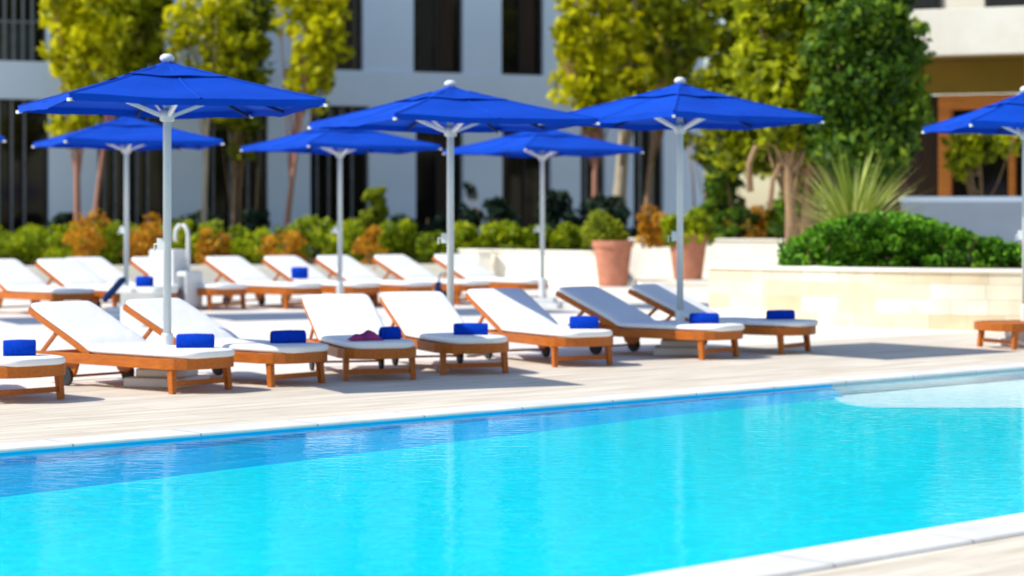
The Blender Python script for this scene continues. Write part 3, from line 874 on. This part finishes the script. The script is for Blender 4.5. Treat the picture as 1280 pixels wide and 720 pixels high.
# planting beds
mb = MB(); a = at(-120, 0, 58, 0); b = at(590, 0, 55.5, 0)
mb.prism([(a.x, a.y + .4), (b.x, b.y + .4), (b.x + 3, b.y + 11), (a.x - 4, a.y + 11)], -.02, .33); tag(mb.build('soil_bed', M['soil']), kind='structure')
mb = MB(); a = at(575, 0, 57.2, 0); b = at(760, 0, 61, 0)
mb.prism([(a.x, a.y + .4), (b.x, b.y + .4), (b.x + 1, b.y + 13), (a.x, a.y + 11)], -.02, .62); tag(mb.build('soil_bed', M['soil']), kind='structure')
mb = MB(); a = at(752, 0, 55.5, 0); b = at(1000, 0, 59, 0)
mb.prism([(a.x, a.y + .4), (b.x, b.y + .4), (b.x + 9, b.y + 12), (a.x, a.y + 13)], -.02, .82); tag(mb.build('soil_bed', M['soil']), kind='structure')
# step under the second pot
mb = MB(); a = at(800, 0, 64, 0); b = at(905, 0, 64, 0)
mb.prism([(a.x, a.y), (b.x, b.y), (b.x + .1, b.y + 2.3), (a.x, a.y + 2.3)], -.01, .12); tag(mb.build('step', M['cream'], bevel=.01), kind='structure')

# pots
def make_pot(loc, sc, label):
    r = empty('terracotta_pot', loc); tag(r, label, 'plant pot', 'terracotta pots by the garden wall')
    mb = MB(); mb.lathe([(.27, 0), (.285, .02), (.385, .80), (.385, .81), (.34, .81), (.33, .75)], 36); mb.build('body', M['terracotta'], r, smooth=False)
    mb = MB(); mb.lathe([(.386, .79), (.42, .80), (.425, .90), (.41, .92), (.35, .92), (.341, .80)], 36); mb.build('rim', M['terracotta'], r)
    mb = MB(); mb.lathe([(.001, .84), (.34, .84), (.34, .85), (.001, .87)], 24); mb.build('soil', M['soil'], r)
    r.scale = (sc, sc, sc); return r
make_pot(gnd(766, 358), 1.0, 'terracotta pot with a lime shrub, left of the two')
make_pot(at(860, 0, 61.5, .12), 1.0, 'terracotta pot behind the third front parasol pole, right of the two')
shrub(765, 282, 61.9, 36, 22, LEAF['lime'], 'round lime green shrub growing in the left terracotta pot', 'potted_shrub', size=.055, k=40, leaves=150, group='potted shrubs')
shrub(855, 281, 61.5, 36, 22, LEAF['hedge'], 'round green shrub growing in the right terracotta pot', 'potted_shrub', size=.055, k=40, leaves=150, group='potted shrubs')

# ------------------------------------------------------------------ plants on the stone planter
root_b = at(1120, 0, 95, .73)
root = empty('mounded_bush', root_b); tag(root, 'wide mounded bright green bush spilling over the stone planter', 'bush')
cl = []
prof = [(985, 300), (1010, 284), (1040, 274), (1075, 266), (1110, 264), (1150, 268), (1180, 278), (1210, 288), (1240, 296), (1275, 306), (1320, 300), (1380, 296)]
for i in range(430):
    px = random.uniform(982, 1390)
    for (x0, y0), (x1, y1) in zip(prof, prof[1:]):
        if x0 <= px <= x1: top = y0 + (y1 - y0) * (px - x0) / (x1 - x0); break
    else: top = 300
    s = random.uniform(89, 97)
    y = top + 8 + (329 - top) * random.random() ** 1.05
    c = at(px, y, s) - root_b
    cl.append((tuple(c), (.13, .14, .10), 75))
leaf_mesh('foliage', cl, .045, LEAF['green'], root)
mb = MB()
for i in range(24):
    p = at(random.uniform(1000, 1370), 0, 95, .70) - root_b; mb.tube([p, p + Vector((random.uniform(-.1, .1), 0, .25)), p + Vector((random.uniform(-.3, .3), 0, .45))], [.02, .014, .006], 6)
mb.build('stem', M['bark'], root)
# striped blade plant
sb = at(1068, 0, 86, .9)
root = empty('spiky_plant', sb); tag(root, 'spiky plant with long pale striped blades behind the green bush', 'plant')
V = []; Fc = []; T = []
for i in range(300):
    a = random.uniform(0, 2 * math.pi); el = R(random.uniform(25, 86)); ln = random.uniform(.7, 1.5); wd = random.uniform(.018, .032)
    d = Vector((math.cos(a) * math.cos(el), math.sin(a) * math.cos(el), math.sin(el))); sd = Vector((-math.sin(a), math.cos(a), 0))
    o = len(V); K = 6
    for k in range(K + 1):
        t = k / K
        p = d * (ln * t) + Vector((math.cos(a), math.sin(a), 0)) * (.18 * t * t) + Vector((0, 0, -.30 * t ** 2.4 * math.cos(el))) + Vector((math.cos(a) * .05, math.sin(a) * .05, .1))
        q = wd * (1 - t ** 2.2) + .002
        V += [p - sd * q, p + sd * q]
    tone = random.random()
    for k in range(K): Fc.append((o + 2 * k, o + 2 * k + 1, o + 2 * k + 3, o + 2 * k + 2)); T.append(tone)
me = bpy.data.meshes.new('blades'); me.from_pydata([tuple(p) for p in V], [], Fc); a_ = me.attributes.new('tone', 'FLOAT', 'FACE'); a_.data.foreach_set('value', T)
me.materials.append(LEAF['spike']); o = bpy.data.objects.new('blades', me); C.objects.link(o); o.parent = root
mb = MB(); mb.lathe([(.10, -.05), (.13, .05), (.10, .2), (.03, .3)], 12); mb.build('crown_base', M['bark'], root)

# ------------------------------------------------------------------ hotel
FD = Vector((.93, .37, 0)).normalized(); FP = Vector(((430 - 640) / 45, F / 45, 0))
def fac_t(px):
    k = (px - 640) / F
    return (k * FP.y - FP.x) / (FD.x - k * FD.y)
hr = empty('hotel_building', FP, math.atan2(FD.y, FD.x))
tag(hr, 'white modern hotel with tall dark windows in shade behind the trees', 'building')
def tt(px): return fac_t(px)
lower = [(-330, -250), (-190, -110), (-60, 62), (122, 208), (254, 336), (388, 462), (520, 580), (628, 690), (726, 757), (792, 830)]
upper = [(-330, -250), (-190, -110), (-60, 58), (64, 208), (254, 332), (381, 455), (517, 580), (627, 681), (760, 822)]
T0, T1 = tt(-400), tt(880)
TH = .45
wall = MB()
def row(z0, z1, ops):
    x = T0
    for (p0, p1) in ops:
        a, b = tt(p0), tt(p1)
        if a > x: wall.box(((x + a) / 2, TH / 2, (z0 + z1) / 2), (a - x, TH, z1 - z0))
        x = b
    wall.box(((x + T1) / 2, TH / 2, (z0 + z1) / 2), (T1 - x, TH, z1 - z0))
row(0, 4.5, lower); row(5.49, 8.3, upper); row(9.3, 11.9, upper)
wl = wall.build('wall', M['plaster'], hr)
sl = MB()
for z0, z1 in ((4.5, 5.49), (8.3, 9.3), (11.9, 12.8)):
    sl.box(((T0 + T1) / 2, TH / 2 - .03, (z0 + z1) / 2), (T1 - T0 + .06, TH + .06, z1 - z0))
sl.build('floor_band', M['plaster'], hr)
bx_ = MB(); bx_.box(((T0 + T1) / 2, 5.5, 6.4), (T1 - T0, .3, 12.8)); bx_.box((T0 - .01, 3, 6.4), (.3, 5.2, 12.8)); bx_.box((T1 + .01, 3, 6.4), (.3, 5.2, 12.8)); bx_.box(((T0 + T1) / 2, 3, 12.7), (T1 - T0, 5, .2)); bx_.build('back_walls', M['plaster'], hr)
def window(p0, p1, z0, z1, slats=0, curtain=0, mull=1):
    a, b = tt(p0) + .012, tt(p1) - .012
    w_ = b - a; cx = (a + b) / 2; z0 += .006; z1 -= .006
    fr = MB(); fw = .07
    for x in (a + fw / 2, b - fw / 2): fr.box((x, .26, (z0 + z1) / 2), (fw, .1, z1 - z0))
    for z in (z0 + fw / 2, z1 - fw / 2): fr.box((cx, .26, z), (w_ - 2 * fw, .1, fw))
    for k in range(1, mull + 1): fr.box((a + w_ * k / (mull + 1), .26, (z0 + z1) / 2), (.05, .09, z1 - z0 - 2 * fw))
    f = fr.build('window', M['darkframe'], hr)
    pn = MB(); pn.box((cx, .30, (z0 + z1) / 2), (w_ - 2 * fw, .02, z1 - z0 - 2 * fw)); pn.build('pane', M['pane'], f)
    if curtain:
        cu = MB(); n = 14; x0 = a + w_ * .52; x1 = a + w_ * .86
        lp = [[Vector((x0 + (x1 - x0) * i / n, .275 + .012 * math.cos(i * 2.3), z)) for i in range(n + 1)] for z in (z0 + .1, z1 - .1)]
        vs = lp[0] + lp[1]; cu.add(vs, [(i, i + 1, n + 2 + i, n + 1 + i) for i in range(n)]); cu.build('curtain', M['curtain'], f)
    if slats:
        sb_ = MB()
        for k in range(slats):
            x = a + w_ * (k + .6) / slats * .8
            sb_.box((x, .12, (z0 + z1) / 2), (.055, .12, z1 - z0 - .02))
        sb_.build('slats', M['slat'], f)
for i, (p0, p1) in enumerate(lower): window(p0, p1, 0, 4.5, slats=(2, 2, 6, 5, 3, 4, 0, 0, 2, 2)[i], curtain=(0, 1, 0, 0, 1, 0, 1, 0, 0, 0)[i])
for (z0, z1) in ((5.49, 8.3), (9.3, 11.9)):
    for i, (p0, p1) in enumerate(upper): window(p0, p1, z0, z1, slats=0, curtain=(1, 0, 0, 0, 0, 1, 1, 1, 0)[i])
# balcony railing on the left window
rg = MB(); a, b = tt(-58), tt(46); z0 = 5.49
for k in range(9): rg.box((a + (b - a) * (k + .5) / 9, .05, z0 + 1.3), (.07, .05, 2.6))
rg.box(((a + b) / 2, .05, z0 + 1.04), (b - a, .06, .06))
rl = rg.build('railing', M['slat'], hr)
gp = MB(); gp.box(((a + b) / 2, .10, z0 + .52), (b - a, .015, .95)); gp.build('glass_panel', M['railglass'], rl)

# ------------------------------------------------------------------ pavilion on the right
PVY = 39.0; ps = F / PVY
PA_ = R(-20); PPX = (1205 - 640) * PVY / F
pv = empty('pavilion', (PPX - PPX * math.cos(PA_), PVY - PPX * math.sin(PA_), 0), PA_); tag(pv, 'cream pavilion with deep balcony, ochre soffit and timber door at the right', 'building')
def px_x(px, Y): return (px - 640) * Y / F
def zz(y, Y): return H + (HOR - y) * Y / F
xa, xb = px_x(990, PVY), px_x(1420, PVY)
mb = MB(); mb.box(((xa + xb) / 2, .15, (zz(68, PVY) + zz(10, PVY)) / 2), (xb - xa, .3, zz(10, PVY) - zz(68, PVY))); mb.build('parapet', M['cream'], pv, bevel=.01)
zc = zz(68, PVY)
mb = MB(); mb.box(((xa + xb) / 2, 3.2, zc + .12), (xb - xa - .02, 5.79, .2)); mb.build('balcony_slab', M['soffit'], pv)
# fascia wall below the slab, set back
yb = 1.5; Yb = PVY + yb
mb = MB(); mb.box(((xa + xb) / 2, yb + .1, (zc + .015 + zz(118, Yb)) / 2), (xb - xa - .04, .2, zc - .03 - zz(118, Yb))); mb.build('fascia', M['soffit'], pv)
yw = 1.7; Yw = PVY + yw
mb = MB(); mb.box(((px_x(1150, Yw) + xb) / 2, yw + .45, zz(118, Yw) / 2 + .2), (xb - px_x(1150, Yw), .05, zz(118, Yw) - .4)); mb.build('glazing', M['pane'], pv)
mb = MB(); mb.box(((xa + px_x(1133, Yw)) / 2, yw + .45, zz(118, Yw) / 2), (px_x(1133, Yw) - xa, .3, zz(118, Yw))); mb.build('back_wall', M['curtain'], pv)
df = MB(); t0, t1 = px_x(1136, Yw), px_x(1232, Yw); zt = zz(119, Yw); zb_ = zz(137, Yw)
df.box(((t0 + t1) / 2, yw, (zt + zb_) / 2), (t1 - t0, .3, zt - zb_)); df.box((t0 + .12, yw, zb_ / 2), (.24, .28, zb_ - .004)); df.box((t1 - .1, yw, zb_ / 2), (.12, .28, zb_ - .004))
df.build('door_frame', M['timber'], pv, bevel=.01)
mb = MB(); xc = px_x(1289, PVY); mb.box((xc, .6, zc / 2), (.36, .36, zc - .005)); mb.build('column', M['cream'], pv, bevel=.01)
# upper storey behind the parapet
mb = MB(); mb.box(((xa + xb) / 2, 4.5, zc + 3.2), (xb - xa, .3, 5.6)); mb.build('upper_wall', M['cream'], pv)
for c_ in (1060, 1165, 1262):
    Yu = PVY + 4.3; x0 = px_x(c_ - 26, Yu); x1 = px_x(c_ + 26, Yu)
    mb = MB(); mb.box(((x0 + x1) / 2, 4.32, zc + 1.9), (x1 - x0, .06, 2.3)); f_ = mb.build('window', M['darkframe'], pv)
    mb = MB(); mb.box(((x0 + x1) / 2, 4.28, zc + 1.9), (x1 - x0 - .2, .03, 2.1)); mb.build('pane', M['pane'], f_)
mb = MB(); mb.box(((xa + xb) / 2, 7.0, 1.9), (xb - xa, .2, 3.8)); mb.build('rear_wall', M['curtain'], pv)
# grey low wall before it
YG = 36.0
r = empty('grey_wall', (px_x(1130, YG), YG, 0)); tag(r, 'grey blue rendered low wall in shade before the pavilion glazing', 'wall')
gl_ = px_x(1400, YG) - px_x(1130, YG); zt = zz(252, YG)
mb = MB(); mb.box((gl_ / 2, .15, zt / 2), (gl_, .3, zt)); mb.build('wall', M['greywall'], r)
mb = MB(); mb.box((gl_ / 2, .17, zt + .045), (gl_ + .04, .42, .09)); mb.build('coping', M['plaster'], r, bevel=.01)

# ------------------------------------------------------------------ trees
Z1 = .33
tree(97, 51, Z1, [(100, 30, 40, 90, 1.3), (92, 115, 26, 60, .5)], LEAF['yellow'], M['pinkbark'], 'slender tree with bright yellow green crown, leftmost of all', .085, k=44, leaves=95, bias=.08)
tree(117, 48.5, Z1, [(168, 20, 40, 75, 1.3), (150, 70, 24, 30, .3)], LEAF['olive'], M['pinkbark'], 'slender tree with a darker olive crown above the nearest parasol', .075, k=48, leaves=95)
tree(256, 50, Z1, [(262, 40, 30, 100, .9), (228, 40, 16, 40, .15)], LEAF['yellow'], M['palebark'], 'slender pale trunk right of the nearest parasol pole with loose yellow leaves', .075, k=38, leaves=80)
tree(290, 48, Z1, [(305, 45, 36, 110, 1.2), (298, 130, 28, 60, .45)], LEAF['olive'], M['bark'], 'slender tree with thin forked stem and dense olive crown behind the nearest parasol', .06, k=46, leaves=90,
     extra_stem=[(.035, [(299, 300), (300, 240), (304, 200), (300, 150)]), (.03, [(320, 300), (321, 250), (322, 210)])])
tree(357, 50, Z1, [(402, 30, 26, 70, .8), (362, 10, 24, 60, .35), (388, 95, 24, 50, .3)], LEAF['yellow'], M['pinkbark'], 'slender pink trunk left of the second rear parasol pole, sparse yellow crown', .075, k=34, leaves=75)
tree(742, 50, .62, [(745, 30, 44, 100, 1.4), (722, 80, 26, 60, .35), (745, 120, 40, 40, .4)], LEAF['yellow'], M['pinkbark'], 'slender tree with pinkish trunk behind the left terracotta pot', .085, k=54, leaves=95)
tree(772, 46, .62, [(800, 20, 50, 100, 1.5), (795, 105, 55, 40, .5)], LEAF['yellow'], M['palebark'], 'thick pale trunked tree with large yellow green crown left of the third front parasol', .19, k=60, leaves=95, bias=-.06)
tree(808, 49, .82, [(850, 20, 38, 90, 1.1)], LEAF['olive'], M['bark'], 'slim brown trunk with olive crown above the third front parasol', .08, k=52, leaves=95)
tree(880, 47, .82, [(905, 35, 42, 90, 1.3), (900, 180, 46, 24, .35), (900, 115, 50, 40, .6)], LEAF['olive'], M['bark'], 'thin stemmed tree with low twigs right of the third front parasol pole', .05, k=60, leaves=95,
     extra_stem=[(.03, [(868, 262), (866, 220), (860, 180)])])
tree(988, 72, .82, [(972, 40, 42, 120, 1.3), (1000, 60, 40, 90, .7), (1010, 170, 20, 16, .12), (985, 135, 40, 40, .4)], LEAF['olive'], M['bark'], 'thick leaning trunk with an arching low branch left of the spiky plant', .095, k=75, leaves=110, size=.10, cr=(.2, .4),
     extra_stem=[(.06, [(938, 240), (936, 205), (944, 184), (960, 178), (974, 186)]), (.05, [(962, 262), (966, 225), (978, 200), (986, 185)])], bias=.05)
tree(1085, 73, .7, [(1072, 90, 58, 130, 1.9), (1108, 70, 38, 90, .8), (1078, 175, 52, 46, .8), (1120, 130, 30, 30, .3)], LEAF['dark'], M['bark'], 'dense dark green tree towering behind the spiky plant', .12, k=100, leaves=160, size=.082, group=None)
tree(1225, 69.5, .0, [(1228, 182, 42, 20, .45), (1205, 205, 12, 16, .1)], LEAF['olive'], M['bark'], 'small tree with yellow green leaves before the pavilion glazing', .05, k=60, leaves=70, size=.09, cr=(.15, .3), group=None)
tree(1010, 69, .3, [(1020, 100, 40, 120, .9), (940, 150, 44, 70, .5)], LEAF['olive'], M['bark'], 'green background tree in the gap between hotel and pavilion', .15, k=80, leaves=90, size=.14, cr=(.3, .6), group=None)

# ------------------------------------------------------------------ hedge and shrubs
hs = at(220, 0, 54, .33)
root = empty('hedge', hs); tag(root, 'low yellow green hedge running behind the rear loungers on the left', 'hedge')
cl = []
for i in range(330):
    px = random.uniform(-40, 455); s = random.uniform(53, 57)
    y = random.uniform(284 + 6 * math.sin(px * .043) + 4 * math.sin(px * .11), 328)
    cl.append((tuple(at(px, y, s) - hs), (.22, .22, .16), 60))
leaf_mesh('foliage', cl, .06, LEAF['hedge'], root)
mb = MB()
for i in range(30):
    p = at(-30 + i * 16, 0, 54.5, .30) - hs; mb.tube([p, p + Vector((.03, 0, .3)), p + Vector((random.uniform(-.2, .2), 0, .6))], [.02, .015, .008], 6)
mb.build('stem', M['bark'], root)
GH = 'rounded hedge shrubs on the garden wall'
labs = [(497, 'first rounded hedge shrub right of the orange one, with yellow tips'), (540, 'rounded hedge shrub just left of the middle front parasol pole'), (583, 'rounded hedge shrub just right of the middle front parasol pole'), (624, 'rounded hedge shrub midway between the middle pole and the rear parasol with base plate'), (660, 'rounded hedge shrub left of the rear parasol pole with base plate'), (704, 'rounded hedge shrub left of the left terracotta pot')]
for px, lab in labs:
    shrub(px, 297, 56, 34, 21, LEAF['hedge'], lab, 'hedge_shrub', size=.06, k=34, leaves=120, group=GH, bz=.34 if px < 575 else .6)
for px, y, s, hw, hh, lab in [
 (108, 288, 58, 26, 34, 'orange leaved shrub left of the first rear parasol pole'),
 (178, 290, 58, 24, 30, 'orange leaved shrub behind the white cabinet'),
 (268, 300, 58, 17, 24, 'orange leaved shrub at the foot of the pale trunk'),
 (352, 300, 58, 24, 16, 'low orange yellow shrub at the foot of the pink trunk'),
 (463, 300, 58, 14, 22, 'narrow orange shrub where the hedge meets the rounded shrubs'),
 (822, 277, 60, 17, 26, 'orange shrub between the two terracotta pots'),
 (940, 256, 55, 22, 16, 'orange flowering shrub under the arching branch'),
]:
    shrub(px, y + 1, s - .5, hw * 1.5, hh, LEAF['orange'], lab, 'orange_shrub', size=.06, k=20, leaves=48, cat='shrub', group='orange shrubs along the bed', bz=.32 if px < 760 else .8)
for px, y, s, hw, hh, lm, lab in [
 (470, 245, 50, 20, 22, 'lime', 'yellow green bush against the white hotel wall'),
 (900, 275, 52, 34, 28, 'hedge', 'wide green shrub right of the right terracotta pot'),
 (945, 285, 54, 28, 20, 'olive', 'olive shrub below the orange flowering one'),
 (985, 272, 56, 26, 28, 'lime', 'lime shrub at the left foot of the spiky plant'),
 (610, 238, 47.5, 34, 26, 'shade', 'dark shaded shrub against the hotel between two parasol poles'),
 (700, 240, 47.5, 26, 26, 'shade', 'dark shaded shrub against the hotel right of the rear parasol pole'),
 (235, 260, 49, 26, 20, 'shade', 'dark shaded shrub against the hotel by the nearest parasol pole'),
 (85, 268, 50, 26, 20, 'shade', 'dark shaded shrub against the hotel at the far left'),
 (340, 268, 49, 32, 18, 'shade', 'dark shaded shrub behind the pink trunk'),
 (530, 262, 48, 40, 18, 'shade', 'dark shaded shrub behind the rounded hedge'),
 (925, 218, 57, 52, 46, 'dark', 'tall dark green shrub behind the arching branch and its trunk'),
 (1010, 230, 60, 40, 40, 'dark', 'tall dark green shrub directly left of the spiky plant'),
 (780, 255, 52, 40, 26, 'shade', 'dark shaded shrub behind the left terracotta pot'),
]:
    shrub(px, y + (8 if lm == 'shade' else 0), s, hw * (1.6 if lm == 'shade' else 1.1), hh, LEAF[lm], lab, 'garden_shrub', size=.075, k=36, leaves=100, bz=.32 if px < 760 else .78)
